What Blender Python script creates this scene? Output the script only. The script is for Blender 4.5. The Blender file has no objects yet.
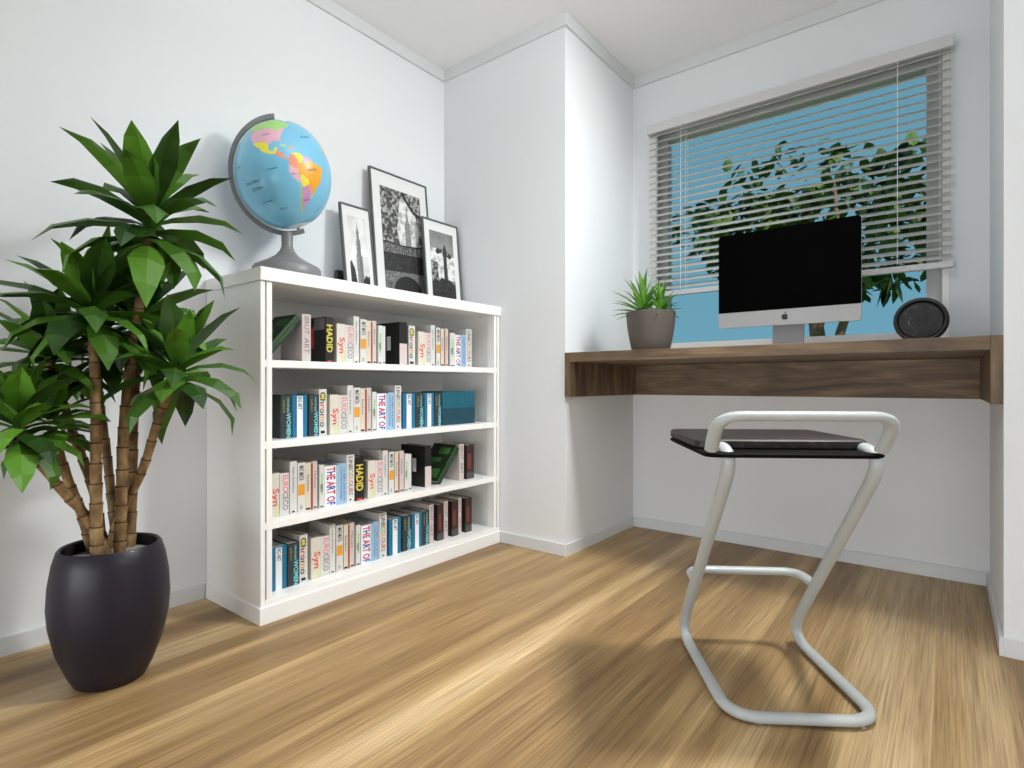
import bpy, bmesh, math, random
from mathutils import Vector, Matrix, Euler
R = math.radians
random.seed(7)
COL = bpy.context.scene.collection
sc = bpy.context.scene

# ------------------------------------------------------------------ materials
MATS = {}
def srgb(r, g, b):
    def c(v):
        v /= 255.0
        return v / 12.92 if v <= 0.04045 else ((v + 0.055) / 1.055) ** 2.4
    return (c(r), c(g), c(b), 1.0)

def mat(name, rgb, rough=0.5, metal=0.0, spec=0.5, noise=0.0, nscale=20.0, bump=0.0, coat=0.0):
    """plain procedural material with a little noise variation in its own colour"""
    if name in MATS: return MATS[name]
    m = bpy.data.materials.new(name); m.use_nodes = True
    nt = m.node_tree; b = nt.nodes['Principled BSDF']
    b.inputs['Roughness'].default_value = rough
    b.inputs['Metallic'].default_value = metal
    b.inputs['Specular IOR Level'].default_value = spec
    b.inputs['Coat Weight'].default_value = coat
    b.inputs['Coat Roughness'].default_value = 0.08
    c = srgb(*rgb)
    b.inputs['Base Color'].default_value = c
    if noise > 0 or bump > 0:
        tc = nt.nodes.new('ShaderNodeTexCoord')
        n = nt.nodes.new('ShaderNodeTexNoise'); n.inputs['Scale'].default_value = nscale
        n.inputs['Detail'].default_value = 5
        nt.links.new(tc.outputs['Object'], n.inputs['Vector'])
        if noise > 0:
            r = nt.nodes.new('ShaderNodeValToRGB')
            r.color_ramp.elements[0].position = 0.3; r.color_ramp.elements[1].position = 0.7
            r.color_ramp.elements[0].color = (c[0]*(1-noise), c[1]*(1-noise), c[2]*(1-noise), 1)
            r.color_ramp.elements[1].color = (min(1, c[0]*(1+noise)), min(1, c[1]*(1+noise)), min(1, c[2]*(1+noise)), 1)
            nt.links.new(n.outputs['Fac'], r.inputs['Fac']); nt.links.new(r.outputs['Color'], b.inputs['Base Color'])
        if bump > 0:
            bp = nt.nodes.new('ShaderNodeBump'); bp.inputs['Strength'].default_value = bump
            bp.inputs['Distance'].default_value = 0.002
            nt.links.new(n.outputs['Fac'], bp.inputs['Height']); nt.links.new(bp.outputs['Normal'], b.inputs['Normal'])
    MATS[name] = m
    return m

def ramp(nt, stops):
    r = nt.nodes.new('ShaderNodeValToRGB')
    el = r.color_ramp.elements
    while len(el) > 1: el.remove(el[-1])
    el[0].position = stops[0][0]; el[0].color = stops[0][1]
    for p, c in stops[1:]:
        e = el.new(p); e.color = c
    return r

def floor_material():
    m = bpy.data.materials.new('oak_floor'); m.use_nodes = True
    nt = m.node_tree; b = nt.nodes['Principled BSDF']; L = nt.links
    tc = nt.nodes.new('ShaderNodeTexCoord')
    # planks run along Y: rotate so brick rows run along Y
    mp = nt.nodes.new('ShaderNodeMapping'); mp.inputs['Rotation'].default_value = (0, 0, R(90))
    mp.inputs['Location'].default_value = (5.0, 0.03, 0)
    L.new(tc.outputs['Object'], mp.inputs['Vector'])
    br = nt.nodes.new('ShaderNodeTexBrick')
    br.inputs['Color1'].default_value = (0, 0, 0, 1); br.inputs['Color2'].default_value = (1, 1, 1, 1)
    br.inputs['Mortar'].default_value = (.5, .5, .5, 1)
    br.inputs['Scale'].default_value = 1.0; br.inputs['Mortar Size'].default_value = 0.0006
    br.inputs['Brick Width'].default_value = 40.0; br.inputs['Row Height'].default_value = 0.30
    br.offset = 0.37
    L.new(mp.outputs['Vector'], br.inputs['Vector'])
    # broad bands along the plank, shifted per plank
    comb = nt.nodes.new('ShaderNodeVectorMath'); comb.operation = 'MULTIPLY_ADD'
    comb.inputs[1].default_value = (6.0, 0.30, 1.0)
    sh = nt.nodes.new('ShaderNodeVectorMath'); sh.operation = 'SCALE'; sh.inputs['Scale'].default_value = 7.0
    L.new(br.outputs['Color'], sh.inputs[0])
    L.new(tc.outputs['Object'], comb.inputs[0]); L.new(sh.outputs[0], comb.inputs[2])
    n1 = nt.nodes.new('ShaderNodeTexNoise'); n1.inputs['Scale'].default_value = 1.0; n1.inputs['Detail'].default_value = 3
    n1.inputs['Distortion'].default_value = 0.6
    L.new(comb.outputs[0], n1.inputs['Vector'])
    # fine grain
    g = nt.nodes.new('ShaderNodeVectorMath'); g.operation = 'MULTIPLY'; g.inputs[1].default_value = (250.0, 3.2, 1.0)
    L.new(tc.outputs['Object'], g.inputs[0])
    n2 = nt.nodes.new('ShaderNodeTexNoise'); n2.inputs['Scale'].default_value = 1.0; n2.inputs['Detail'].default_value = 4
    n2.inputs['Roughness'].default_value = 0.65
    L.new(g.outputs[0], n2.inputs['Vector'])
    g3 = nt.nodes.new('ShaderNodeVectorMath'); g3.operation = 'MULTIPLY'; g3.inputs[1].default_value = (45.0, 1.6, 1.0)
    L.new(tc.outputs['Object'], g3.inputs[0])
    n3 = nt.nodes.new('ShaderNodeTexNoise'); n3.inputs['Scale'].default_value = 1.0; n3.inputs['Detail'].default_value = 3
    L.new(g3.outputs[0], n3.inputs['Vector'])
    r1 = ramp(nt, [(0.28, srgb(*FLOOR[0])), (0.45, srgb(*FLOOR[1])), (0.56, srgb(*FLOOR[2])), (0.72, srgb(*FLOOR[3]))])
    L.new(n1.outputs['Fac'], r1.inputs['Fac'])
    r2 = ramp(nt, [(0.32, (0.58, 0.56, 0.53, 1)), (0.5, (0.97, 0.97, 0.97, 1)), (0.66, (1.22, 1.22, 1.22, 1))])
    L.new(n2.outputs['Fac'], r2.inputs['Fac'])
    r3 = ramp(nt, [(0.35, (0.88, 0.87, 0.86, 1)), (0.65, (1.08, 1.08, 1.08, 1))])
    L.new(n3.outputs['Fac'], r3.inputs['Fac'])
    r4 = ramp(nt, [(0.0, (0.87, 0.86, 0.85, 1)), (1.0, (1.08, 1.08, 1.08, 1))])
    L.new(br.outputs['Color'], r4.inputs['Fac'])
    prev = r1.outputs['Color']
    for rr in (r2, r3, r4):
        mx = nt.nodes.new('ShaderNodeMix'); mx.data_type = 'RGBA'; mx.blend_type = 'MULTIPLY'; mx.inputs[0].default_value = 1.0
        mx.clamp_result = False
        L.new(prev, mx.inputs[6]); L.new(rr.outputs['Color'], mx.inputs[7]); prev = mx.outputs[2]
    L.new(prev, b.inputs['Base Color'])
    b.inputs['Roughness'].default_value = 0.42
    b.inputs['Specular IOR Level'].default_value = 0.35
    bp = nt.nodes.new('ShaderNodeBump'); bp.inputs['Strength'].default_value = 0.12; bp.inputs['Distance'].default_value = 0.002
    L.new(n2.outputs['Fac'], bp.inputs['Height']); L.new(bp.outputs['Normal'], b.inputs['Normal'])
    return m
FLOOR = [(126, 99, 64), (154, 125, 84), (178, 149, 104), (208, 183, 142)]

def wood_material(name, axis, dark, mid, light):
    """brown worktop wood; grain along the given axis (0,1,2)"""
    m = bpy.data.materials.new(name); m.use_nodes = True
    nt = m.node_tree; b = nt.nodes['Principled BSDF']; L = nt.links
    tc = nt.nodes.new('ShaderNodeTexCoord')
    s1 = [14.0, 14.0, 14.0]; s1[axis] = 2.2
    s2 = [120.0, 120.0, 120.0]; s2[axis] = 7.0
    def noise(s, d, dist):
        g = nt.nodes.new('ShaderNodeVectorMath'); g.operation = 'MULTIPLY'; g.inputs[1].default_value = s
        L.new(tc.outputs['Object'], g.inputs[0])
        n = nt.nodes.new('ShaderNodeTexNoise'); n.inputs['Scale'].default_value = 1.0
        n.inputs['Detail'].default_value = d; n.inputs['Distortion'].default_value = dist
        L.new(g.outputs[0], n.inputs['Vector']); return n
    n1 = noise(s1, 4, 1.2); n2 = noise(s2, 3, 0.0)
    r1 = ramp(nt, [(0.3, srgb(*dark)), (0.5, srgb(*mid)), (0.7, srgb(*light))])
    r2 = ramp(nt, [(0.3, (0.72, 0.72, 0.72, 1)), (0.7, (1.15, 1.15, 1.15, 1))])
    L.new(n1.outputs['Fac'], r1.inputs['Fac']); L.new(n2.outputs['Fac'], r2.inputs['Fac'])
    mx = nt.nodes.new('ShaderNodeMix'); mx.data_type = 'RGBA'; mx.blend_type = 'MULTIPLY'; mx.inputs[0].default_value = 1.0
    L.new(r1.outputs['Color'], mx.inputs[6]); L.new(r2.outputs['Color'], mx.inputs[7])
    L.new(mx.outputs[2], b.inputs['Base Color'])
    b.inputs['Roughness'].default_value = 0.55
    return m

def leaf_material(name, c1, c2, scale=14, rough=0.4):
    m = bpy.data.materials.new(name); m.use_nodes = True
    nt = m.node_tree; b = nt.nodes['Principled BSDF']; L = nt.links
    geo = nt.nodes.new('ShaderNodeNewGeometry')
    tc = nt.nodes.new('ShaderNodeTexCoord')
    n = nt.nodes.new('ShaderNodeTexNoise'); n.inputs['Scale'].default_value = scale; n.inputs['Detail'].default_value = 4
    L.new(tc.outputs['Object'], n.inputs['Vector'])
    ad = nt.nodes.new('ShaderNodeMath'); ad.operation = 'MULTIPLY_ADD'
    ad.inputs[1].default_value = 0.6
    L.new(geo.outputs['Random Per Island'], ad.inputs[0])
    m2 = nt.nodes.new('ShaderNodeMath'); m2.operation = 'MULTIPLY'; m2.inputs[1].default_value = 0.4
    L.new(n.outputs['Fac'], m2.inputs[0]); L.new(m2.outputs[0], ad.inputs[2])
    r = ramp(nt, [(0.15, srgb(*c1)), (0.85, srgb(*c2))])
    L.new(ad.outputs[0], r.inputs['Fac']); L.new(r.outputs['Color'], b.inputs['Base Color'])
    b.inputs['Roughness'].default_value = rough
    b.inputs['Specular IOR Level'].default_value = 0.4
    return m

def noise_ramp_material(name, scale, stops, rough=0.6, detail=6, stretch=(1, 1, 1), distortion=0.0):
    m = bpy.data.materials.new(name); m.use_nodes = True
    nt = m.node_tree; b = nt.nodes['Principled BSDF']; L = nt.links
    tc = nt.nodes.new('ShaderNodeTexCoord')
    g = nt.nodes.new('ShaderNodeVectorMath'); g.operation = 'MULTIPLY'; g.inputs[1].default_value = stretch
    L.new(tc.outputs['Object'], g.inputs[0])
    n = nt.nodes.new('ShaderNodeTexNoise'); n.inputs['Scale'].default_value = scale
    n.inputs['Detail'].default_value = detail; n.inputs['Distortion'].default_value = distortion
    L.new(g.outputs[0], n.inputs['Vector'])
    r = ramp(nt, [(p, srgb(*c)) for p, c in stops])
    L.new(n.outputs['Fac'], r.inputs['Fac']); L.new(r.outputs['Color'], b.inputs['Base Color'])
    b.inputs['Roughness'].default_value = rough
    return m

# ------------------------------------------------------------------ mesh helpers
class MB:
    def __init__(s): s.v = []; s.f = []; s.m = []; s.mats = []
    def mi(s, m):
        if m not in s.mats: s.mats.append(m)
        return s.mats.index(m)
    def add(s, verts, faces, m):
        b = len(s.v); k = s.mi(m)
        s.v += [tuple(v) for v in verts]
        for f in faces: s.f.append([b + i for i in f]); s.m.append(k)
    def box(s, lo, hi, m):
        x0, y0, z0 = lo; x1, y1, z1 = hi
        s.add([(x0,y0,z0),(x1,y0,z0),(x1,y1,z0),(x0,y1,z0),(x0,y0,z1),(x1,y0,z1),(x1,y1,z1),(x0,y1,z1)],
              [(0,3,2,1),(4,5,6,7),(0,1,5,4),(1,2,6,5),(2,3,7,6),(3,0,4,7)], m)
    def poly(s, pts, m): s.add(pts, [list(range(len(pts)))], m)
    def prism(s, pts2, lo, hi, m, axis=1):
        """outline in the two other axes, extruded along axis"""
        def p(a, b, c):
            return {0: (c, a, b), 1: (a, c, b), 2: (a, b, c)}[axis]
        n = len(pts2)
        v = [p(a, b, lo) for a, b in pts2] + [p(a, b, hi) for a, b in pts2]
        fs = [list(range(n)), list(range(2*n-1, n-1, -1))] + [[i, (i+1) % n, n+(i+1) % n, n+i] for i in range(n)]
        s.add(v, fs, m)
    def tube(s, pts, r, m, seg=12, closed=False, cap=True, radii=None, squash=None):
        pts = [Vector(p) for p in pts]; n = len(pts)
        tans = []
        for i in range(n):
            a = pts[(i-1) % n] if (closed or i > 0) else pts[i]
            b = pts[(i+1) % n] if (closed or i < n-1) else pts[i]
            t = (b - a); tans.append(t.normalized())
        up = Vector((0, 0, 1)) if abs(tans[0].z) < 0.9 else Vector((1, 0, 0))
        nrm = (up - tans[0]*up.dot(tans[0])).normalized()
        V = []
        for i in range(n):
            t = tans[i]
            nrm = (nrm - t*nrm.dot(t)).normalized()
            bi = t.cross(nrm)
            rr = radii[i] if radii else r
            for k in range(seg):
                a = 2*math.pi*k/seg
                V.append(pts[i] + nrm*math.cos(a)*rr + bi*math.sin(a)*rr)
        F = []
        for i in range(n if closed else n-1):
            for k in range(seg):
                j = (i+1) % n
                F.append([i*seg+k, i*seg+(k+1) % seg, j*seg+(k+1) % seg, j*seg+k])
        if cap and not closed:
            F.append(list(range(seg-1, -1, -1))); F.append([(n-1)*seg+k for k in range(seg)])
        s.add(V, F, m)
    def lathe(s, prof, m, center=(0, 0, 0), seg=48, mats=None):
        cx, cy, cz = center; V = []; n = len(prof)
        for r, z in prof:
            for k in range(seg):
                a = 2*math.pi*k/seg; V.append((cx+r*math.cos(a), cy+r*math.sin(a), cz+z))
        F = []
        for i in range(n-1):
            for k in range(seg):
                F.append([i*seg+k, i*seg+(k+1) % seg, (i+1)*seg+(k+1) % seg, (i+1)*seg+k])
        if prof[0][0] > 1e-6: F.append(list(range(seg-1, -1, -1)))
        if prof[-1][0] > 1e-6: F.append([(n-1)*seg+k for k in range(seg)])
        s.add(V, F, m)
    def build(s, name, parent=None, smooth=False, bevel=0.0, loc=None, seg=2):
        me = bpy.data.meshes.new(name); me.from_pydata(s.v, [], s.f)
        for m in s.mats: me.materials.append(m)
        me.polygons.foreach_set('material_index', s.m)
        bm = bmesh.new(); bm.from_mesh(me)
        if smooth: bmesh.ops.remove_doubles(bm, verts=bm.verts, dist=1e-6)
        bmesh.ops.recalc_face_normals(bm, faces=bm.faces); bm.to_mesh(me); bm.free()
        if smooth:
            me.polygons.foreach_set('use_smooth', [True]*len(me.polygons))
            me.set_sharp_from_angle(angle=R(40))
        o = bpy.data.objects.new(name, me); COL.objects.link(o)
        if parent: o.parent = parent
        if loc: o.location = loc
        if bevel > 0:
            b = o.modifiers.new('bevel', 'BEVEL'); b.width = bevel; b.segments = seg; b.limit_method = 'ANGLE'; b.angle_limit = R(40)
        return o

def fillet(pts, rad, n=6, closed=False):
    pts = [Vector(p) for p in pts]; out = []; N = len(pts)
    for i, p in enumerate(pts):
        if not closed and i in (0, N-1): out.append(p); continue
        a = pts[(i-1) % N]; b = pts[(i+1) % N]
        r = rad[i] if isinstance(rad, (list, tuple)) else rad
        da = (a-p); db = (b-p)
        r = min(r, da.length*0.49, db.length*0.49)
        p0 = p+da.normalized()*r; p1 = p+db.normalized()*r
        for k in range(n+1):
            t = k/n; out.append(p0*(1-t)**2 + p*2*t*(1-t) + p1*t*t)
    return out

def thing(name, label, cat, loc=(0, 0, 0), rotz=0.0, group=None):
    o = bpy.data.objects.new(name, None); COL.objects.link(o); o.empty_display_size = 0.05
    o.location = loc; o.rotation_euler = (0, 0, rotz); o['label'] = label; o['category'] = cat
    if group: o['group'] = group
    return o
def struct(o): o['kind'] = 'structure'; return o

def text_mesh(s, size=1.0):
    cu = bpy.data.curves.new('lettering', 'FONT'); cu.body = s; cu.offset = 0.03 if s in ('THE ART OF', 'HADID', 'WOMEN') else 0.012; cu.resolution_u = 2
    o = bpy.data.objects.new('lettering', cu); COL.objects.link(o)
    me = bpy.data.meshes.new_from_object(o)
    v = [(x.co.x, x.co.y) for x in me.vertices]; f = [list(p.vertices) for p in me.polygons]
    bpy.data.objects.remove(o); bpy.data.meshes.remove(me); bpy.data.curves.remove(cu)
    xs = [a for a, b in v]; ys = [b for a, b in v]
    x0, x1, y0, y1 = min(xs), max(xs), min(ys), max(ys)
    return [((a-x0)/(x1-x0), (b-y0)/(y1-y0)) for a, b in v], f      # normalised to a unit box
TXT = {}
def text(s):
    if s not in TXT: TXT[s] = text_mesh(s)
    return TXT[s]

# ------------------------------------------------------------------ shared materials
M_wall = mat('wall_paint', (227, 230, 232), 0.85, spec=0.2, bump=0.05, nscale=200)
M_ceil = mat('ceiling_paint', (242, 242, 243), 0.9, spec=0.1, noise=0.01, nscale=3)
M_trim = mat('trim_paint', (215, 218, 219), 0.5, noise=0.01, nscale=5)
M_white = mat('white_lacquer', (240, 240, 238), 0.32, noise=0.01, nscale=6)
M_floor = floor_material()
M_deskx = wood_material('walnut_lengthwise', 0, (76, 60, 42), (112, 91, 66), (142, 118, 90))
M_deskz = wood_material('walnut_upright', 2, (78, 62, 44), (110, 89, 65), (138, 114, 86))

# ------------------------------------------------------------------ the room
XL, YP, XP, YW, XR, CE = -2.25, 2.25, -1.44, 2.975, 0.13, 2.586
XB, YB = 2.0, -1.7     # unseen right and rear walls
T = 0.12
def wallbox(name, lo, hi, m=M_wall):
    b = MB(); b.box(lo, hi, m); return struct(b.build(name))
wallbox('floor', (XL-T, YB-T, -0.1), (XB+T, YW+0.25, 0.0), M_floor)
wallbox('ceiling', (XL-T, YB-T, CE), (XB+T, YW+0.25, CE+0.1), M_ceil)
wallbox('wall_left', (XL-T, YB-T, 0), (XL, YP, CE))
b = MB(); b.box((XL-T, YP, 0), (XP, YW+0.25, CE), M_wall); struct(b.build('wall_pillar'))
b = MB(); b.box((XR, YP-0.006, 0), (XB+T, YW+0.25, CE), M_wall); struct(b.build('wall_right'))
wallbox('wall_rear', (XL, YB-T, 0), (XB+T, YB, CE))
wallbox('wall_side', (XB, YB, 0), (XB+T, YP-0.006, CE))
# window wall with its opening
WX0, WX1, WZ0, WZ1 = -1.308, -0.022, 0.985, 2.25
b = MB()
yo = YW+0.25
b.box((XP, YW, 0), (WX0, yo, CE), M_wall); b.box((WX1, YW, 0), (XR, yo, CE), M_wall)
b.box((WX0, YW, 0), (WX1, yo, WZ0), M_wall); b.box((WX0, YW, WZ1), (WX1, yo, CE), M_wall)
struct(b.build('wall_window'))
# window: white bead on the wall, sash, pane
w = thing('window_1', 'x', 'x'); del w['label']; del w['category']; struct(w)
w.location = (0, 0, 0)
def ring(b, x0, x1, z0, z1, t, y0, y1, m, bt=None):
    bt = t if bt is None else bt
    b.box((x0, y0, z0), (x0+t, y1, z1), m); b.box((x1-t, y0, z0), (x1, y1, z1), m)
    b.box((x0+t, y0, z0), (x1-t, y1, z0+bt), m); b.box((x0+t, y0, z1-t), (x1-t, y1, z1), m)
b = MB(); ring(b, WX0-0.004, WX1+0.022, WZ0-0.01, WZ1+0.008, 0.023, YW-0.012, YW+0.004, M_white, bt=0.07)
fr = b.build('window_frame', w)
b = MB(); ring(b, WX0, WX1, WZ0, WZ1, 0.056, YW+0.055, YW+0.1, mat('sash_in_shade', (190, 189, 187), 0.5, noise=0.01))  # sash colour greyed to carry the shadow of the recess behind the slats
b.build('window_sash', w, bevel=0.002)
gm = bpy.data.materials.new('window_glass'); gm.use_nodes = True
nt = gm.node_tree; pb = nt.nodes['Principled BSDF']; nt.nodes.remove(pb)
tr = nt.nodes.new('ShaderNodeBsdfTransparent'); gl = nt.nodes.new('ShaderNodeBsdfGlossy'); gl.inputs['Roughness'].default_value = 0.0
tr.inputs['Color'].default_value = (0.96, 0.98, 0.98, 1)
fn = nt.nodes.new('ShaderNodeFresnel'); fn.inputs['IOR'].default_value = 1.04
mx = nt.nodes.new('ShaderNodeMixShader')
nt.links.new(fn.outputs[0], mx.inputs[0]); nt.links.new(tr.outputs[0], mx.inputs[1]); nt.links.new(gl.outputs[0], mx.inputs[2])
nt.links.new(mx.outputs[0], nt.nodes['Material Output'].inputs['Surface'])
b = MB(); b.box((WX0+0.05, YW+0.074, WZ0+0.05), (WX1-0.05, YW+0.080, WZ1-0.05), gm); b.build('window_pane', w)

# baseboards and crown trims
BH, BT = 0.057, 0.011
def strip(name, segs, z0, z1, t):
    b = MB()
    for (x0, y0, x1, y1) in segs: b.box((x0, y0, z0), (x1, y1, z1), M_trim)
    return struct(b.build(name, bevel=0.0015))
def both(suffix, seg_base, seg_crown):
    strip('baseboard_'+suffix, seg_base, 0, BH, BT); 
CT = 0.014
strip('baseboard_left', [(XL, YB, XL+BT, 0.955)], 0, BH, BT)
strip('baseboard_pillar', [(XL+0.42, YP-BT, XP+BT, YP), (XP, YP, XP+BT, YW)], 0, BH, BT)
strip('baseboard_window', [(XP+BT, YW-BT, XR-BT, YW)], 0, BH, BT)
strip('baseboard_right', [(XR-BT, YP-0.006-BT, XR, YW), (XR, YP-0.006-BT, XB, YP-0.006)], 0, BH, BT)
CZ = CE-0.062
strip('trim_1', [(XL, YB, XL+CT, YP)], CZ, CE, CT)
strip('trim_2', [(XL+CT, YP-CT, XP+CT, YP), (XP, YP, XP+CT, YW)], CZ, CE, CT)
strip('trim_3', [(XP+CT, YW-CT, XR-CT, YW)], CZ, CE, CT)
strip('trim_4', [(XR-CT, YP-0.006-CT, XR, YW), (XR, YP-0.006-CT, XB, YP-0.006)], CZ, CE, CT)

# ------------------------------------------------------------------ venetian blind
t = thing('venetian_blind', 'white horizontal slat blind hanging over the window, lowered to two thirds', 'blind', (0, 2.925, 1.30))
M_rail = mat('blind_rail_white', (204, 204, 204), 0.4, noise=0.01)
M_slat = mat('slat_white', (184, 184, 179), 0.45, noise=0.01)
M_cord = mat('blind_cord', (235, 235, 230), 0.8, noise=0.02)
BX0, BX1 = -1.325, 0.016
zb = 0.0
b = MB(); b.box((BX0, -0.024, 0.903), (BX1, 0.036, 0.953), M_rail); b.build('headrail', t, bevel=0.002)
SL0, SL1 = BX0+0.012, BX1-0.01
ns = 24
for i in range(ns):
    z = 0.026 + (i+0.6)*(0.908-0.026)/ns
    b = MB()
    hw, th = 0.0200, 0.0013; tilt = R(35)
    n = 5; V = []
    for x in (SL0, SL1):
        for side in (1, -1):
            for k in range(n):
                s = -1+2*k/(n-1)
                yy = s*hw; zz = 0.0022*(1-s*s)
                zz += side*th*0.5
                V.append((x, yy*math.cos(tilt)-zz*math.sin(tilt), z+yy*math.sin(tilt)+zz*math.cos(tilt)))
    F = []
    for k in range(n-1):
        F.append([k, k+1, 2*n+k+1, 2*n+k]); F.append([n+k+1, n+k, 3*n+k, 3*n+k+1])
    F += [[0, 2*n, 3*n, n], [n-1, 2*n-1, 4*n-1, 3*n-1]]
    F += [[0, n]+[n+k for k in range(1, n)]+[k for k in range(n-1, 0, -1)], [2*n, 3*n]+[3*n+k for k in range(1, n)]+[2*n+k for k in range(n-1, 0, -1)]]
    b.add(V, F, M_slat)
    b.build('slat', t)
b = MB(); b.box((BX0+0.006, -0.014, 0.0), (BX1-0.001, 0.014, 0.026), M_rail); b.build('bottom_rail', t, bevel=0.002)
for x in (-1.104, -0.03):
    b = MB()
    for yy in (-0.0155, 0.0155): b.tube([(x, yy, 0.02), (x, yy, 0.905)], 0.0009, M_cord, 6)
    b.build('ladder_cord', t)
b = MB(); b.tube([(-0.174, -0.027, 0.03), (-0.174, -0.022, 0.905)], 0.0013, M_white, 8); b.build('tilt_wand', t, smooth=True)
b = MB(); b.tube([(-1.128, -0.027, 0.03), (-1.128, -0.022, 0.905)], 0.0014, M_cord, 6); b.build('pull_cord', t, smooth=True)

# ------------------------------------------------------------------ desk shelf in the alcove
DZ0, DZ1 = 0.759, 0.969
DY0, DY1 = 2.243, YW-0.0005
DX0, DX1 = XP+0.0005, XR-0.0005
t = thing('floating_desk', 'brown wooden floating desk fitted across the window alcove', 'desk', (0, 2.6, DZ0))
b = MB(); b.box((DX0+0.03, DY0-2.6, DZ1-0.044-DZ0), (DX1-0.03, DY1-2.6, DZ1-DZ0), M_deskx); b.build('desktop', t, bevel=0.0015)
b = MB(); b.box((DX0, DY0-2.6, 0), (DX0+0.03, DY1-2.6, DZ1-DZ0), M_deskz); b.build('side_panel', t, bevel=0.0015)
b = MB(); b.box((DX1-0.03, DY0-2.6, 0), (DX1, DY1-2.6, DZ1-DZ0), M_deskz); b.build('side_panel', t, bevel=0.0015)
b = MB(); b.box((DX0+0.03, DY1-2.6-0.03, 0), (DX1-0.03, DY1-2.6, DZ1-0.044-DZ0), M_deskx); b.build('back_panel', t, bevel=0.0015)

# ------------------------------------------------------------------ desktop computer
M_alu_shade = mat('shaded_aluminium', (150, 150, 152), 0.5, metal=0.3, noise=0.02, nscale=60)  # darker copy of the casing aluminium, shade on the stand neck put into the colour
M_alu = mat('brushed_aluminium', (156, 156, 157), 0.45, metal=0.2, noise=0.02, nscale=60)
M_scr = mat('black_screen', (2, 2, 2), 0.5, spec=0.02, noise=0.01)
M_blk = mat('black_plastic', (12, 12, 12), 0.4, noise=0.02)
t = thing('desktop_computer', 'slim silver all-in-one computer with black screen on the wooden desk', 'computer', (-0.532, 2.5, 0.969))
def rrect(x0, x1, z0, z1, r, n=5, top=True, bot=True):
    pts = []
    for cx, cz, a0, on in ((x1-r, z1-r, 0, top), (x0+r, z1-r, 90, top), (x0+r, z0+r, 180, bot), (x1-r, z0+r, 270, bot)):
        if on:
            for k in range(n+1):
                a = R(a0+90*k/n); pts.append((cx+r*math.cos(a), cz+r*math.sin(a)))
        else:
            sx = 1 if math.cos(R(a0+45)) > 0 else -1; sz = 1 if math.sin(R(a0+45)) > 0 else -1
            pts.append((cx+sx*r, cz+sz*r))
    return pts
HW = 0.2685
b = MB(); b.prism(rrect(-HW, HW, 0.095, 0.499, 0.014), 0.004, 0.014, M_alu)
# bulged rear shell
for (s, y0, y1) in ((0.86, 0.014, 0.022), (0.6, 0.022, 0.034)):
    b.prism(rrect(-HW*s, HW*s, 0.297-0.202*s, 0.297+0.202*s, 0.03*s), y0, y1, M_alu)
b.build('casing', t)
b = MB(); b.prism(rrect(-HW+0.0005, HW-0.0005, 0.160, 0.4985, 0.0135, bot=False), 0.0, 0.004, M_scr); b.build('screen', t)
b = MB(); b.prism(rrect(-HW, HW, 0.095, 0.160, 0.014, top=False), 0.0, 0.004, M_alu); ch = b.build('chin', t)
# emblem: bitten fruit with a leaf
b = MB(); pts = []
S = 0.0130; ex, ez = 0.0, 0.128
def fruit(a):
    r = 1.0 + 0.06*math.cos(2*a)
    x = math.cos(a)*r*0.92; z = math.sin(a)*r
    if z > 0: z -= 0.22*math.exp(-(x/0.28)**2)
    else: z += 0.12*math.exp(-(x/0.2)**2)
    return x, z
for k in range(48):
    x, z = fruit(2*math.pi*k/48)
    dx, dz = x-1.12, z-0.12
    d = math.hypot(dx, dz)
    if d < 0.45:
        x, z = 1.12+dx/d*0.45, 0.12+dz/d*0.45
        if x > 1.05: x = 1.12-0.45
    pts.append((ex+x*S, ez+z*S*1.05))
b.prism(pts, -0.0006, 0.0, M_blk)
lf = []
for k in range(12):
    a = 2*math.pi*k/12; u, v = math.cos(a)*0.42, math.sin(a)*0.17
    lf.append((ex+(0.14+u*math.cos(R(55))-v*math.sin(R(55)))*S, ez+(1.28+u*math.sin(R(55))+v*math.cos(R(55)))*S*1.05))
b.prism(lf, -0.0006, 0.0, M_blk)
b.build('emblem', ch)
# stand: bent plate, foot on the desk
b = MB()
prof = [(0.034, 0.26), (0.085, 0.20), (0.10, 0.12), (0.072, 0.012), (0.06, 0.004), (-0.085, 0.004), (-0.085, 0.0), (0.075, 0.0), (0.09, 0.012), (0.112, 0.12), (0.097, 0.21), (0.034, 0.275)]
b2 = MB()
b.box((-0.062, -0.045, 0.0), (0.062, 0.075, 0.005), M_alu); b.build('foot', t, bevel=0.002)
b = MB(); b.prism([(0.018, 0.22), (0.05, 0.19), (0.062, 0.12), (0.05, 0.006), (0.062, 0.006), (0.075, 0.12), (0.062, 0.2), (0.018, 0.235)], -0.060, 0.060, M_alu_shade, axis=0)
b.build('stand_neck', t)

# ------------------------------------------------------------------ black round ornament
t = thing('round_ornament', 'black upright disc ornament with rough concentric grey rings on the desk', 'ornament', (-0.082, 2.52, 0.969))
M_disc = mat('black_ceramic', (10, 11, 12), 0.5, noise=0.15, nscale=60)
M_ring = noise_ramp_material('scratched_rings', 45, [(0.35, (30, 31, 32)), (0.55, (60, 61, 62)), (0.7, (120, 121, 122))], 0.6)
RD = 0.083
b = MB(); seg = 64
prof = [(0.0, -0.004), (RD*0.78, -0.006), (RD*0.86, -0.016), (RD*0.95, -0.018), (RD, -0.008), (RD, 0.010), (RD*0.9, 0.018), (0.0, 0.018)]
V = []; F = []
for r, y in prof:
    for k in range(seg):
        a = 2*math.pi*k/seg; V.append((r*math.cos(a), y, RD+r*math.sin(a)))
for i in range(len(prof)-1):
    for k in range(seg): F.append([i*seg+k, i*seg+(k+1) % seg, (i+1)*seg+(k+1) % seg, (i+1)*seg+k])
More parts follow.
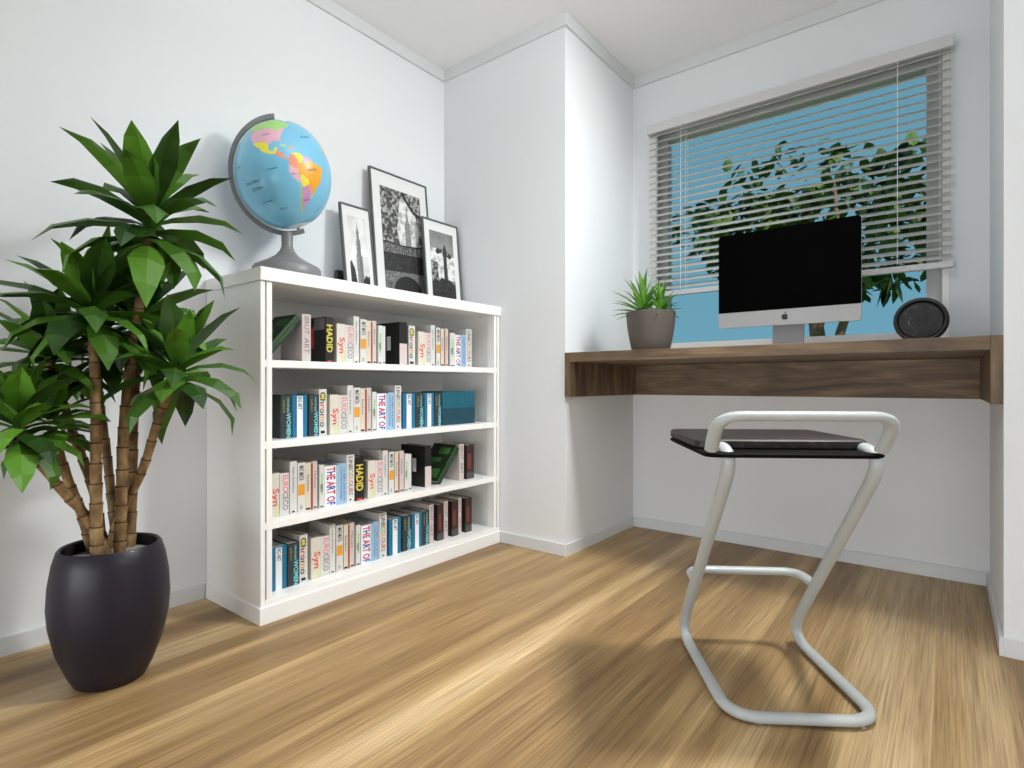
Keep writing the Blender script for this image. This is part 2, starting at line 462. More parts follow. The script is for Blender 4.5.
b.add(V, F, M_disc); b.build('disc', t, smooth=True)
random.seed(3)
for j, rr in enumerate([0.15, 0.26, 0.37, 0.48, 0.60, 0.72]):
    b = MB(); off = (random.uniform(-.03, .03), random.uniform(-.03, .03))
    sq = 1+random.uniform(-.06, .06); ph = random.uniform(0, 6)
    b.tube([(RD*(off[0]+rr*sq*math.cos(a)*(1+0.05*math.sin(3*a+ph))), -0.0062, RD+RD*(off[1]+rr/sq*math.sin(a)*(1+0.05*math.sin(3*a+ph)))) for a in [2*math.pi*k/40 for k in range(40)]], 0.0014, M_ring, 6, closed=True)
    b.build('ring', t, smooth=True)
t.rotation_euler = (R(-6), 0, R(-4)); t.location = (-0.082, 2.52, 0.9697)

# ------------------------------------------------------------------ small potted plant on the desk
M_gpot = mat('taupe_pot', (88, 81, 74), 0.65, noise=0.04, nscale=30)
M_soil = mat('soil', (60, 50, 40), 0.95, noise=0.3, nscale=80, bump=0.5)
M_spike = leaf_material('spiky_leaf', (48, 112, 28), (142, 192, 84), 20)
t = thing('small_potted_plant', 'small spiky green succulent in a dark taupe pot on the desk', 'plant', (-1.092, 2.44, 0.969))
b = MB()
prof = [(0.0, 0.0), (0.080, 0.0), (0.086, 0.006), (0.098, 0.06), (0.108, 0.12), (0.112, 0.17), (0.112, 0.183), (0.107, 0.186), (0.103, 0.180), (0.100, 0.165), (0.0, 0.165)]
b.lathe([(max(r, 1e-4), z) for r, z in prof], M_gpot, seg=40); b.build('pot', t, smooth=True)
b = MB(); b.lathe([(1e-4, 0.166), (0.099, 0.1665), (0.099, 0.164)], M_soil, seg=32); b.build('soil', t)
def spike(b, base, az, el, ln, wd, m, droop=0.5, ns=5):
    p = Vector(base); V = []; d_el = el
    side = Vector((-math.sin(az), math.cos(az), 0))
    for k in range(ns+1):
        s = k/ns
        w = wd*(0.5+0.9*s-1.4*s*s) if s < 1 else 0
        w = max(w, 0.0004)
        d = Vector((math.cos(az)*math.cos(d_el), math.sin(az)*math.cos(d_el), math.sin(d_el)))
        nrm = side.cross(d)
        V += [p-side*w+nrm*w*0.35*-1, p+nrm*w*0.15, p+side*w-nrm*w*0.35]
        p = p + d*(ln/ns); d_el -= droop/ns*(0.6+s)
    F = []
    for k in range(ns): F += [[3*k, 3*k+1, 3*k+4, 3*k+3], [3*k+1, 3*k+2, 3*k+5, 3*k+4]]
    b.add(V, F, m)
random.seed(11)
for (cx, cy, hgt, cnt) in ((-0.035, -0.01, 0.17, 42), (0.048, -0.005, 0.12, 26)):
    b = MB()
    for i in range(cnt):
        f = i/(cnt-1); az = i*2.39996+random.uniform(-.2, .2)
        el = R(86-80*f**0.9+random.uniform(-6, 6))
        spike(b, (cx+0.012*math.cos(az)*f, cy+0.012*math.sin(az)*f, 0.166+0.05*(1-f)), az, el, hgt*(1.0-0.18*f)*random.uniform(.85, 1.1), 0.0165, M_spike, 0.25+0.5*f)
    b.build('leaf_rosette', t)

# ------------------------------------------------------------------ bookcase
BCX0, BCX1, BCY0, BCY1 = XL+0.0, -1.84, 0.962, YP-0.0005
t = thing('bookcase', 'low white bookcase with four rows of books against the left wall', 'bookcase', ((BCX0+BCX1)/2, (BCY0+BCY1)/2, 0))
ox, oy = t.location.x, t.location.y
def bp(name, lo, hi, m=M_white, bev=0.0015):
    b = MB(); b.box((lo[0]-ox, lo[1]-oy, lo[2]), (hi[0]-ox, hi[1]-oy, hi[2]), m); return b.build(name, t, bevel=bev)
bx0 = BCX0+0.0005
bp('top', (bx0, BCY0, 1.174), (BCX1+0.006, BCY1, 1.220))
bp('side_panel', (bx0, BCY0+0.004, 0.058), (BCX1-0.002, BCY0+0.020, 1.174))
bp('side_panel', (bx0, BCY1-0.020, 0.058), (BCX1-0.002, BCY1-0.004, 1.174))
bp('back_panel', (bx0, BCY0+0.020, 0.058), (bx0+0.012, BCY1-0.020, 1.174))
bp('plinth', (bx0, BCY0-0.003, 0.0), (BCX1+0.007, BCY1, 0.058))
for (y0, y1) in ((BCY0+0.0265, BCY0+0.046), (BCY1-0.046, BCY1-0.0265)):
    bp('inner_upright', (BCX1-0.05, y0, 0.078), (BCX1-0.003, y1, 1.174))
SZ = {1: 0.903, 2: 0.622, 3: 0.343, 4: 0.078}
for s in (1, 2, 3):
    bp('shelf', (bx0+0.012, BCY0+0.020, SZ[s]-0.026), (BCX1-0.0045, BCY1-0.020, SZ[s]))
bp('bottom_shelf', (bx0+0.012, BCY0+0.020, 0.058), (BCX1-0.001, BCY1-0.020, SZ[4]))

# ------------------------------------------------------------------ books
def bc(name, rgb): return mat('cover_'+name, rgb, 0.5, noise=0.03, nscale=40)
K_ = dict(
 white=bc('white', (208, 207, 204)), pink=bc('pale_pink', (198, 186, 183)), cream=bc('cream', (212, 206, 194)), black=bc('black', (16, 16, 16)),
 dark=bc('charcoal', (44, 52, 56)), blue=bc('blue', (18, 108, 146)), paleblue=bc('pale_blue', (150, 184, 206)), teal=bc('teal', (12, 92, 112)), tealdark=bc('dark_teal', (8, 62, 80)),
 beige=bc('beige', (208, 199, 178)), red=bc('red', (150, 52, 40)), brown=bc('dark_brown', (46, 28, 24)), green=bc('dark_green', (12, 34, 14)), grey=bc('grey', (110, 110, 110)), dgrey=bc('dark_grey', (70, 70, 72)))
I_ = dict(
 grey=mat('ink_grey', (120, 120, 124), 0.6), black=mat('ink_black', (24, 24, 26), 0.6), yellow=mat('ink_yellow', (205, 190, 70), 0.6), red=mat('ink_red', (214, 60, 40), 0.6),
 pink=mat('ink_pink', (226, 120, 130), 0.6), orange=mat('ink_orange', (220, 150, 40), 0.6), blue=mat('ink_blue', (40, 60, 170), 0.6), crimson=mat('ink_crimson', (205, 30, 60), 0.6),
 aqua=mat('ink_aqua', (120, 200, 210), 0.6), white=mat('ink_white', (230, 232, 235), 0.6), green=mat('ink_green', (80, 160, 60), 0.6), lgreen=mat('ink_light_green', (150, 200, 140), 0.6), brick=mat('ink_brick', (200, 70, 40), 0.6), olive=mat('ink_olive', (150, 140, 60), 0.6))
M_page = mat('book_pages', (170, 168, 164), 0.9, noise=0.06, nscale=200)
# kind: height, depth, cover, [bands (z0,z1,w0,w1,ink)], [text (string, top, bottom, w0, w1, [inks])], [front bands]
KIND = {
 'P': (.179, .150, 'pink', [], [('BRUT', .05, .42, .25, .8, ['dark']), ('ART', .5, .82, .25, .8, ['dark'])], []),
 'H': (.178, .160, 'black', [(.0, .05, .25, .8, 'brick')], [('HADID', .17, .78, .12, .9, ['yellow'])], [(.32, .8, .50, .62, 'brick'), (.72, .98, .05, .5, 'grey')]),
 'S': (.156, .140, 'cream', [(.0, .3, .5, .95, 'olivepale')], [('Syn', .35, .75, .1, .95, ['red'])], []),
 'E': (.153, .140, 'white', [], [('EURO', .05, .45, .3, .92, ['pink']), ('CECO', .45, .88, .3, .92, ['grey'])], []),
 'W': (.192, .160, 'white', [(.02, .05, .3, .7, 'black')], [('Atelier Arhitektura', .1, .6, .35, .65, ['grey'])], []),
 'M': (.183, .155, 'white', [(.34, .56, .08, .92, 'orange')], [('MAT-MATA', .06, .36, .18, .85, ['black']), ('edit', .86, .95, .3, .7, ['grey'])], []),
 'R': (.180, .155, 'beige', [(.0, .98, .74, 1.0, 'redcover'), (.02, .06, .08, .66, 'black')], [('Raumkunst', .25, .6, .2, .55, ['grey'])], []),
 'Q': (.182, .155, 'pink', [(.03, .06, .2, .9, 'black')], [('House', .2, .55, .3, .75, ['grey'])], []),
 'V': (.165, .145, 'white', [(.02, .05, .2, .8, 'black'), (.3, .8, .35, .7, 'lgreen')], [('natura', .45, .62, .2, .75, ['black'])], []),
 'U': (.163, .145, 'white', [(.04, .07, .2, .9, 'black')], [], []),
 'K': (.190, .165, 'black', [(.0, .5, .0, 1.0, 'palepage')], [], [(.35, .68, .36, .52, 'white'), (.40, .72, .70, .84, 'white')]),
 'A': (.178, .150, 'white', [(.04, .1, .2, .75, 'black'), (.78, .88, .1, .75, 'yellow')], [('Chromo', .06, .82, .1, .85, ['black', 'black', 'red', 'black', 'orange', 'black'])], []),
 'T': (.157, .145, 'paleblue', [(.0, 1., .0, .78, 'white')], [('THE ART OF', .03, .97, .14, .74, ['crimson', 'blue'])], []),
 'B': (.161, .145, 'paleblue', [], [('collected writings', .06, .9, .15, .4, ['blue']), ('on light and shade', .1, .94, .55, .8, ['blue'])], []),
 'L': (.191, .155, 'white', [(.04, .07, .35, .6, 'black')], [('LINE', .04, .3, .25, .75, ['black']), ('COLOURS', .3, .85, .22, .8, ['olive', 'green', 'orange', 'crimson', 'grey', 'brick', 'grey'])], []),
 'O': (.157, .150, 'dark', [], [('WOMEN', .42, .99, .5, .9, ['aqua']), ('modern photographs', .06, .42, .5, .8, ['aqua']), ('edited', .1, .4, .2, .4, ['olive'])], []),
 'C': (.157, .150, 'blue', [(.0, .97, .3, .7, 'white')], [('BIG ART', .05, .34, .38, .64, ['black'])], []),
 'N': (.162, .145, 'teal', [(.0, .5, .0, 1.0, 'tealdark')], [], []),
 'D': (.170, .155, 'brown', [(.0, .2, .0, 1.0, 'dgrey'), (.3, .75, .15, .6, 'brickdark')], [], [(.3, .95, .4, .95, 'brickdark')]),
 'G': (.205, .150, 'green', [(.0, 1., .18, .3, 'leafgreen'), (.0, 1., .55, .62, 'leafgreen')], [('verdant', .2, .6, .66, .9, ['leafgreen'])], [(.08, .32, .1, .5, 'leafgreen'), (.5, .62, .3, .9, 'leafgreen'), (.72, .9, .1, .6, 'leafgreen')]),
}
EXTRA = {'dark': mat('ink_warm_grey', (130, 118, 118), .6), 'olivepale': mat('ink_pale_olive', (205, 205, 165), .6), 'redcover': K_['red'], 'palepage': mat('ink_pale_rose', (205, 190, 186), .6),
 'tealdark': K_['tealdark'], 'dgrey': K_['dgrey'], 'brickdark': mat('ink_dark_brick', (112, 52, 38), .6), 'leafgreen': mat('ink_leaf_green', (52, 104, 46), .6)}
def ink(n): return EXTRA.get(n) or I_[n]
DESC = {'P': 'pale pink book with grey spine lettering', 'H': 'black book with bold yellow spine lettering', 'S': 'cream book with red script on the spine', 'E': 'white book lettered in pink and grey capitals',
 'W': 'tall plain white book with a thin grey title', 'M': 'white book with an orange block on its spine', 'R': 'beige book with a red edge', 'Q': 'slim pale pink book with a small title', 'V': 'white book with a pale green stripe on its spine',
 'U': 'very thin blank white book', 'K': 'black book with a pale lower spine and white cover labels', 'A': 'white book with big black and coloured spine letters', 'T': 'white-spined book lettered THE ART OF in red',
 'B': 'pale blue book with fine blue writing', 'L': 'tall white book with a column of multicoloured letters', 'O': 'charcoal book lettered WOMEN in aqua', 'C': 'blue book with a white band down its spine',
 'N': 'thin teal volume', 'D': 'dark brown book with a reddish spine picture', 'G': 'dark green book leaning at a slant'}
SHORT = {'P': 'pale pink', 'H': 'yellow-lettered black', 'S': 'red-script cream', 'E': 'capital-lettered white', 'W': 'tall white', 'M': 'orange-block', 'R': 'red-edged beige', 'Q': 'slim pink', 'V': 'green-striped',
 'U': 'thin blank', 'K': 'black', 'A': 'big-lettered white', 'T': 'THE ART OF', 'B': 'pale blue', 'L': 'multicoloured-letter', 'O': 'WOMEN', 'C': 'blue banded', 'N': 'teal', 'D': 'dark brown', 'G': 'leaning green'}
XS = -1.90
def make_book(kind, y0, y1, z, label, group):
    h, d, cov, bands, texts, front = KIND[kind]; cm = K_[cov]; w = y1-y0
    r = thing('book', label, 'book', (XS, y0, z), 0, group)
    ct = min(0.0022, w*0.15)
    b = MB()
    b.box((-d, 0, 0), (0, ct, h), cm); b.box((-d, w-ct, 0), (0, w, h), cm); b.box((-ct, ct, 0), (0, w-ct, h), cm)
    b.build('cover', r)
    b = MB(); b.box((-d+0.003, ct, 0.0025), (-ct, w-ct, h-0.0025), M_page); b.build('pages', r)
    for (a0, a1, w0, w1, c) in bands:
        b = MB(); x = 0.0003; b.poly([(x, w*w0, h*a0), (x, w*w1, h*a0), (x, w*w1, h*a1), (x, w*w0, h*a1)], ink(c)); b.build('spine_band', r)
    for (s, t0, t1, w0, w1, cs) in texts:
        v, f = text(s); nn = len(s); b = MB()
        fb = {}
        for p in f:
            cx = sum(v[i][0] for i in p)/len(p); k = min(int(cx*nn), nn-1) % len(cs)
            fb.setdefault(cs[k], []).append(p)
        for c, ps in fb.items():
            used = sorted({i for p in ps for i in p}); mp = {i: j for j, i in enumerate(used)}
            V = [(0.0006, w*(w0+(w1-w0)*v[i][1]), h*(1-(t0+(t1-t0)*v[i][0]))) for i in used]
            b.add(V, [[mp[i] for i in p] for p in ps], ink(c))
        b.build('spine_lettering', r)
    for (a0, a1, w0, w1, c) in front:
        b = MB(); b.poly([(-d*w0, -0.0003, h*a0), (-d*w1, -0.0003, h*a0), (-d*w1, -0.0003, h*a1), (-d*w0, -0.0003, h*a1)], ink(c)); b.build('cover_print', r)
    return r
BOOKS = {
1: [('P', 1.156, 1.192), ('H', 1.256, 1.29), ('S', 1.306, 1.344), ('E', 1.3448, 1.383), ('W', 1.385, 1.411), ('M', 1.418, 1.449), ('R', 1.4498, 1.478), ('Q', 1.4788, 1.498), ('V', 1.509, 1.53), ('U', 1.5308, 1.546), ('K', 1.625, 1.668), ('A', 1.678, 1.715), ('S', 1.735, 1.776), ('E', 1.7768, 1.811), ('W', 1.813, 1.839), ('M', 1.848, 1.874), ('R', 1.879, 1.906), ('Q', 1.9068, 1.926), ('V', 1.94, 1.974), ('T', 1.9748, 2.023), ('B', 2.0238, 2.053), ('L', 2.0538, 2.095)],
2: [('O', 1.071, 1.115), ('C', 1.117, 1.177), ('O', 1.184, 1.227), ('A', 1.2278, 1.26), ('S', 1.275, 1.314), ('E', 1.3148, 1.353), ('W', 1.355, 1.383), ('M', 1.385, 1.417), ('R', 1.4178, 1.449), ('Q', 1.4498, 1.472), ('V', 1.478, 1.5), ('T', 1.502, 1.561), ('B', 1.5618, 1.596), ('L', 1.599, 1.634), ('C', 1.644, 1.715), ('O', 1.718, 1.77), ('C', 1.773, 1.833), ('O', 1.837, 1.883)]+[('N', 1.888+0.0193*i, 1.888+0.0193*i+0.0183) for i in range(12)],
3: [('S', 1.030, 1.066), ('E', 1.068, 1.103), ('W', 1.107, 1.135), ('M', 1.138, 1.169), ('R', 1.1698, 1.2), ('Q', 1.2008, 1.219), ('V', 1.229, 1.25), ('T', 1.251, 1.316), ('B', 1.3168, 1.35), ('L', 1.352, 1.388), ('H', 1.391, 1.436), ('S', 1.456, 1.492), ('E', 1.4928, 1.531), ('W', 1.533, 1.559), ('M', 1.566, 1.593), ('R', 1.598, 1.624), ('Q', 1.6248, 1.649), ('V', 1.655, 1.675), ('U', 1.6758, 1.693), ('K', 1.776, 1.815), ('P', 2.005, 2.037), ('D', 2.057, 2.113)],
4: [('C', 1.034, 1.094), ('O', 1.098, 1.145), ('A', 1.146, 1.178), ('S', 1.194, 1.234), ('E', 1.2348, 1.272), ('W', 1.274, 1.299), ('M', 1.304, 1.334), ('R', 1.338, 1.365), ('Q', 1.366, 1.388), ('V', 1.397, 1.418), ('T', 1.421, 1.481), ('B', 1.4818, 1.511), ('L', 1.515, 1.554), ('C', 1.566, 1.633), ('O', 1.642, 1.697), ('C', 1.6978, 1.756), ('O', 1.759, 1.803), ('P', 1.8038, 1.83), ('D', 1.856, 1.897), ('P', 1.899, 1.925), ('D', 1.953, 1.997), ('P', 1.999, 2.02), ('D', 2.049, 2.095)]}
SN = {1: 'top shelf', 2: 'second shelf', 3: 'third shelf', 4: 'bottom shelf'}
for s, L in BOOKS.items():
    kinds = [k for k, _, _ in L]
    for i, (k, y0, y1) in enumerate(L):
        grp = 'books on the '+SN[s]
        if k == 'N':
            lab = 'one of twelve identical thin teal volumes ending the second shelf row'; grp = 'matching teal volumes on the second shelf'
        elif kinds.count(k) == 1:
            lab = DESC[k]+', '+SN[s]
        else:
            lab = DESC[k]+', '+SN[s].replace(' from top', '')
            n = kinds[:i+1].count(k); tot = kinds.count(k)
            word = {(1, 2): 'left one of two', (2, 2): 'right one of two', (1, 3): 'leftmost of three', (2, 3): 'middle one of three', (3, 3): 'rightmost of three',
                    (1, 4): 'leftmost of four', (2, 4): 'second from left of four', (3, 4): 'third from left of four', (4, 4): 'rightmost of four'}[(n, tot)]
            lab += ', '+word
        make_book(k, y0, y1, SZ[s]+0.0004, lab, grp)
# the two leaning green books: rotate about X so that the top leans towards +Y
def leaning(yb, z, ang, ybmat, label, grp):
    r = make_book('G', 0, 0.030, 0, label, grp)
    r.location = (XS, yb, z); r.rotation_euler = (-ang, 0, 0)
    return r
# right-hand bottom edge of the spine stands on the shelf at yb
for (ytop, s, ang) in ((1.154, 1, R(41)), (2.003, 3, R(39))):
    h = KIND['G'][0]; w = 0.030
    # rotated by -ang about X: local (y,z) -> y*cos + z*sin , -y*sin + z*cos ; lowest corner (w,0), rightmost corner (w,h)
    right = w*math.cos(ang)+h*math.sin(ang)
    leaning(ytop-right, SZ[s]+0.0006+w*math.sin(ang), ang, 0, 'dark green patterned book leaning to the right on the '+SN[s], 'books on the '+SN[s])

# ------------------------------------------------------------------ globe
cam_p = Vector((0, 0, 0.82))
GC = Vector((-2.045, 1.168, 1.634)); GR = 0.175; GZ = 1.165
t = thing('desk_globe', 'blue political globe on a grey stand on top of the bookcase', 'globe', (GC.x, GC.y, 1.22))
M_sea = mat('globe_sea', (120, 190, 222), 0.3, noise=0.03, nscale=8, coat=0.3)
GM = {n: mat('globe_'+n, c, 0.35, noise=0.05, nscale=30) for n, c in dict(green=(160, 214, 120), pink=(226, 178, 196), yellow=(238, 226, 70), orange=(240, 168, 50), coral=(240, 150, 120), violet=(200, 150, 190), lime=(200, 224, 90), ice=(225, 235, 238), tan=(214, 190, 120)).items()}
CONT = [
 ('green', [(-168,66),(-155,71),(-130,70),(-110,73),(-85,73),(-75,70),(-62,60),(-55,53),(-60,46),(-67,45),(-76,44),(-83,42),(-90,48),(-95,49),(-125,49),(-132,55),(-140,60),(-155,58),(-165,60)]),
 ('ice', [(-55,60),(-45,60),(-25,70),(-20,80),(-60,82),(-68,76),(-55,70)]),
 ('pink', [(-125,49),(-95,49),(-90,48),(-83,42),(-76,44),(-67,45),(-70,42),(-75,38),(-76,35),(-81,31),(-80,25),(-83,29),(-90,29),(-97,26),(-106,32),(-117,32),(-124,40)]),
 ('yellow', [(-117,32),(-106,32),(-97,26),(-97,19),(-91,18),(-90,21),(-87,21),(-88,16),(-95,15),(-105,19),(-110,25),(-115,28)]),
 ('coral', [(-93,16),(-88,16),(-83,15),(-83,10),(-77,9),(-79,7),(-86,10),(-90,13)]),
 ('lime', [(-85,23),(-77,22),(-74,20),(-80,21)]), ('orange', [(-74,20),(-68,19),(-69,17),(-74,18)]),
 ('coral', [(-77,8),(-72,12),(-68,6),(-67,1),(-70,-4),(-75,-1),(-79,1)]),
 ('yellow', [(-72,12),(-62,11),(-60,5),(-64,1),(-67,1),(-68,6)]), ('violet', [(-60,7),(-52,5),(-51,2),(-59,2)]),
 ('orange', [(-70,-4),(-67,1),(-64,1),(-59,2),(-51,3),(-44,-2),(-35,-6),(-36,-11),(-39,-16),(-41,-22),(-48,-26),(-53,-33),(-57,-29),(-55,-24),(-58,-20),(-60,-15),(-66,-10),(-70,-10)]),
 ('pink', [(-81,-5),(-79,1),(-75,-1),(-70,-4),(-70,-10),(-69,-17),(-71,-18),(-76,-14)]),
 ('yellow', [(-69,-11),(-66,-10),(-60,-15),(-58,-20),(-63,-22),(-68,-22),(-70,-17)]),
 ('coral', [(-63,-22),(-58,-20),(-55,-24),(-57,-27)]),
 ('violet', [(-70,-22),(-63,-22),(-57,-28),(-58,-34),(-57,-38),(-63,-41),(-66,-45),(-68,-50),(-70,-52),(-72,-38),(-70,-28)]),
 ('green', [(-71,-18),(-70,-22),(-70,-28),(-72,-38),(-72,-48),(-70,-52),(-66,-55),(-72,-54),(-76,-48),(-74,-38),(-72,-28)]),
 ('lime', [(-58,-34),(-53,-33),(-55,-35)]),
 ('orange', [(-17,15),(-10,30),(10,37),(20,32),(33,31),(43,12),(51,12),(40,-15),(33,-28),(20,-35),(15,-25),(10,-5),(8,4),(-8,5)]),
 ('tan', [(-10,37),(0,43),(3,50),(10,55),(30,60),(30,70),(15,68),(5,60),(-5,48),(-10,43)]),
 ('lime', [(30,70),(60,70),(110,76),(178,68),(160,60),(140,52),(120,40),(105,10),(98,18),(80,8),(68,24),(50,28),(35,32),(30,60)]),
 ('coral', [(113,-22),(125,-14),(137,-12),(142,-11),(153,-26),(148,-38),(135,-35),(116,-35)]),
 ('yellow', [(168,-46),(175,-37),(178,-38),(173,-42)])]
def inpoly(x, y, P):
    c = False; n = len(P)
    for i in range(n):
        x1, y1 = P[i]; x2, y2 = P[(i+1) % n]
        if (y1 > y) != (y2 > y) and x < (x2-x1)*(y-y1)/(y2-y1)+x1: c = not c
    return c
V3 = (cam_p-GC).normalized()
rt = Vector((0, 0, 1)).cross(V3); rt.normalize()
rt = rt  # image right when seen from the room
upv = V3.cross(rt).normalized()
Nn = (Vector((0, 0, 1))*math.cos(R(17)) - rt*math.sin(R(17)) + Vector((V3.x, V3.y, 0)).normalized()*0.13).normalized()
E0 = (V3 - Nn*V3.dot(Nn)).normalized(); E1 = Nn.cross(E0)
LON0 = -88
def gp(lon, lat, r=GR):
    a = R(lon-LON0); la = R(lat)
    p = (E0*math.cos(a)+E1*math.sin(a))*math.cos(la)*r+Nn*math.sin(la)*r
    return Vector((p.x, p.y, p.z*GZ+(GC.z-1.22)))
b = MB(); st = 1.5
nl, nla = int(360/st), int(180/st)
V = [gp(-180+i*st, -90+j*st) for j in range(nla+1) for i in range(nl)]
k0 = b.mi(M_sea); b.v = [tuple(v) for v in V]
for j in range(nla):
    for i in range(nl):
        lon, lat = -180+(i+.5)*st, -90+(j+.5)*st
        m = M_sea
        if lat < -72: m = GM['ice']
        elif lat < 84:
            for n, P in CONT:
                if inpoly(lon, lat, P): m = GM[n]; break
        f = [j*nl+i, j*nl+(i+1) % nl, (j+1)*nl+(i+1) % nl, (j+1)*nl+i]
        b.f.append(f); b.m.append(b.mi(m))
ball = b.build('globe_ball', t)
ball.data.polygons.foreach_set('use_smooth', [True]*len(ball.data.polygons))
b = MB()
M_gink = mat('globe_ink', (50, 80, 110), 0.5)
for s, lo0, la0, wdt, hgt in (('PACIFIC', -138, -8, 22, 3), ('OCEAN', -132, -15, 16, 3), ('South Pacific', -128, -30, 18, 2.2), ('Hawaii', -150, 12, 9, 2), ('ATLANTIC', -52, 28, 18, 2.4), ('BRAZIL', -58, -8, 13, 2.4), ('USA', -104, 38, 12, 2.4), ('Galapagos', -104, 0, 12, 1.8), ('ARGENTINA', -69, -38, 9, 1.6), ('Peru', -78, -9, 6, 1.6), ('Chile Rise', -108, -42, 12, 1.8)):
    v, f = text(s); b = MB(); b.add([gp(lo0+x*wdt, la0+y*hgt, GR*1.002) for x, y in v], f, M_gink); b.build('map_lettering', ball)
M_arm = mat('grey_metal_paint', (120, 121, 122), 0.4, noise=0.03, nscale=30)
# meridian arm: flat band in the plane of the axis
b = MB(); V = []; F = []; n = 48
side = Nn.cross(-rt).normalized()
pr = (-rt - Nn*(-rt).dot(Nn)).normalized()
for k in range(n+1):
    a = R(-96+ 192*k/n)
    dr = pr*math.cos(a)+Nn*math.sin(a)
    for (rr, ss) in ((1.035, -0.010), (1.035, 0.010), (1.125, 0.010), (1.125, -0.010)):
        p = dr*GR*rr + side*ss
        V.append((p.x, p.y, p.z*GZ+GC.z-1.22))
for k in range(n):
    for q in range(4): F.append([4*k+q, 4*k+(q+1) % 4, 4*k+4+(q+1) % 4, 4*k+4+q])
F += [[0, 1, 2, 3], [4*n+3, 4*n+2, 4*n+1, 4*n]]
b.add(V, F, M_arm); b.build('meridian_arm', t, bevel=0.0015)
b = MB()
for s in (1, -1):
    a = Nn*s*GR*0.99; c = Nn*s*GR*1.045
    b.tube([(a.x, a.y, a.z*GZ+GC.z-1.22), (c.x, c.y, c.z*GZ+GC.z-1.22)], 0.006, M_arm, 12)
b.build('axis_pin', t, smooth=True)
b = MB()
zt = GC.z-1.22-GR*GZ*1.06
prof = [(1e-4, 0.0), (0.122, 0.0), (0.127, 0.006), (0.127, 0.048), (0.120, 0.058), (0.080, 0.078), (0.045, 0.100), (0.027, 0.122), (0.021, 0.14), (0.022, zt-0.005), (0.020, zt-0.003), (1e-4, zt-0.003)]
b.lathe(prof, M_arm, center=(0.0, 0.012, 0.0), seg=48); b.build('stand_base', t, smooth=True)

# ------------------------------------------------------------------ picture frames (leaning on the wall)
M_frame = mat('dark_grey_frame', (84, 86, 86), 0.45, noise=0.04, nscale=50)
M_mount = mat('white_mount', (222, 223, 223), 0.8, noise=0.01)
def gmat(n, v, nz=0.0, sc_=60): return mat('print_'+n, (v, v, v), 0.6, noise=nz, nscale=sc_)
P_trees = noise_ramp_material('print_trees', 55, [(0.38, (38, 38, 38)), (0.5, (96, 96, 96)), (0.6, (168, 168, 168))])
P_haze = noise_ramp_material('print_haze', 30, [(0.35, (150, 150, 150)), (0.55, (225, 225, 225))])
P_dark = noise_ramp_material('print_dark', 60, [(0.4, (16, 16, 16)), (0.7, (52, 52, 52))])
P_stone = noise_ramp_material('print_stone', 90, [(0.35, (60, 60, 60)), (0.65, (130, 130, 130))])
P_sky = noise_ramp_material('print_sky', 12, [(0.3, (196, 196, 196)), (0.7, (236, 236, 236))])
P_tower = noise_ramp_material('print_tower', 120, [(0.35, (92, 92, 92)), (0.65, (160, 160, 160))], stretch=(1, 1, 3))
P_grad = noise_ramp_material('print_grey_sky', 8, [(0.3, (96, 96, 96)), (0.7, (150, 150, 150))])
def picture(label, y0, xt, xb, w, ztop, mount, art, group):
    H = ztop-1.2203; Ls = math.hypot(H, xt-xb)
    t = thing('picture_frame', label, 'picture frame', (xb, y0, 1.2203), 0, group)
    t.rotation_euler = Euler((-math.asin((xb-xt)/Ls), 0, R(90)), 'XYZ')
    fw, fd = 0.008, 0.016
    b = MB(); ring(b, 0, w, 0, Ls, fw, 0.0, fd, M_frame); b.build('frame', t, bevel=0.001)
    b = MB(); b.box((fw, 0.006, fw), (w-fw, 0.014, Ls-fw), M_mount); mt = b.build('mount', t)
    ml, mr, mb, mtp = mount
    b = MB(); x0, x1, z0, z1 = fw+ml, w-fw-mr, fw+mb, Ls-fw-mtp
    lay = [0]
    def q(pts, m):
        y = 0.0055-lay[0]*0.0002; lay[0] += 1
        b.poly([(x0+(x1-x0)*a, y, z0+(z1-z0)*c) for a, c in pts], m)
    art(q); b.build('photo_print', t)
    return t
def art_tower(q):
    q([(0, 0), (1, 0), (1, 1), (0, 1)], P_sky)
    q([(.36, 0), (.36, .45), (.40, .48), (.40, .66), (.44, .70), (.44, .8), (.47, .84), (.49, .90), (.5, .97), (.51, .90), (.54, .84), (.57, .8), (.57, .70), (.62, .66), (.62, .48), (.68, .45), (.70, 0)], P_tower)
    q([(.5, 0), (.5, .8), (.57, .8), (.57, .70), (.62, .66), (.62, .48), (.68, .45), (.70, 0)], gmat('tower_shade', 110, .2))
    q([(0, 0), (0, .34), (.08, .38), (.16, .32), (.24, .26), (.3, .1), (.34, 0)], P_dark)
    q([(.6, 0), (.66, .12), (.8, .2), (.9, .17), (1, .2), (1, 0)], P_dark)
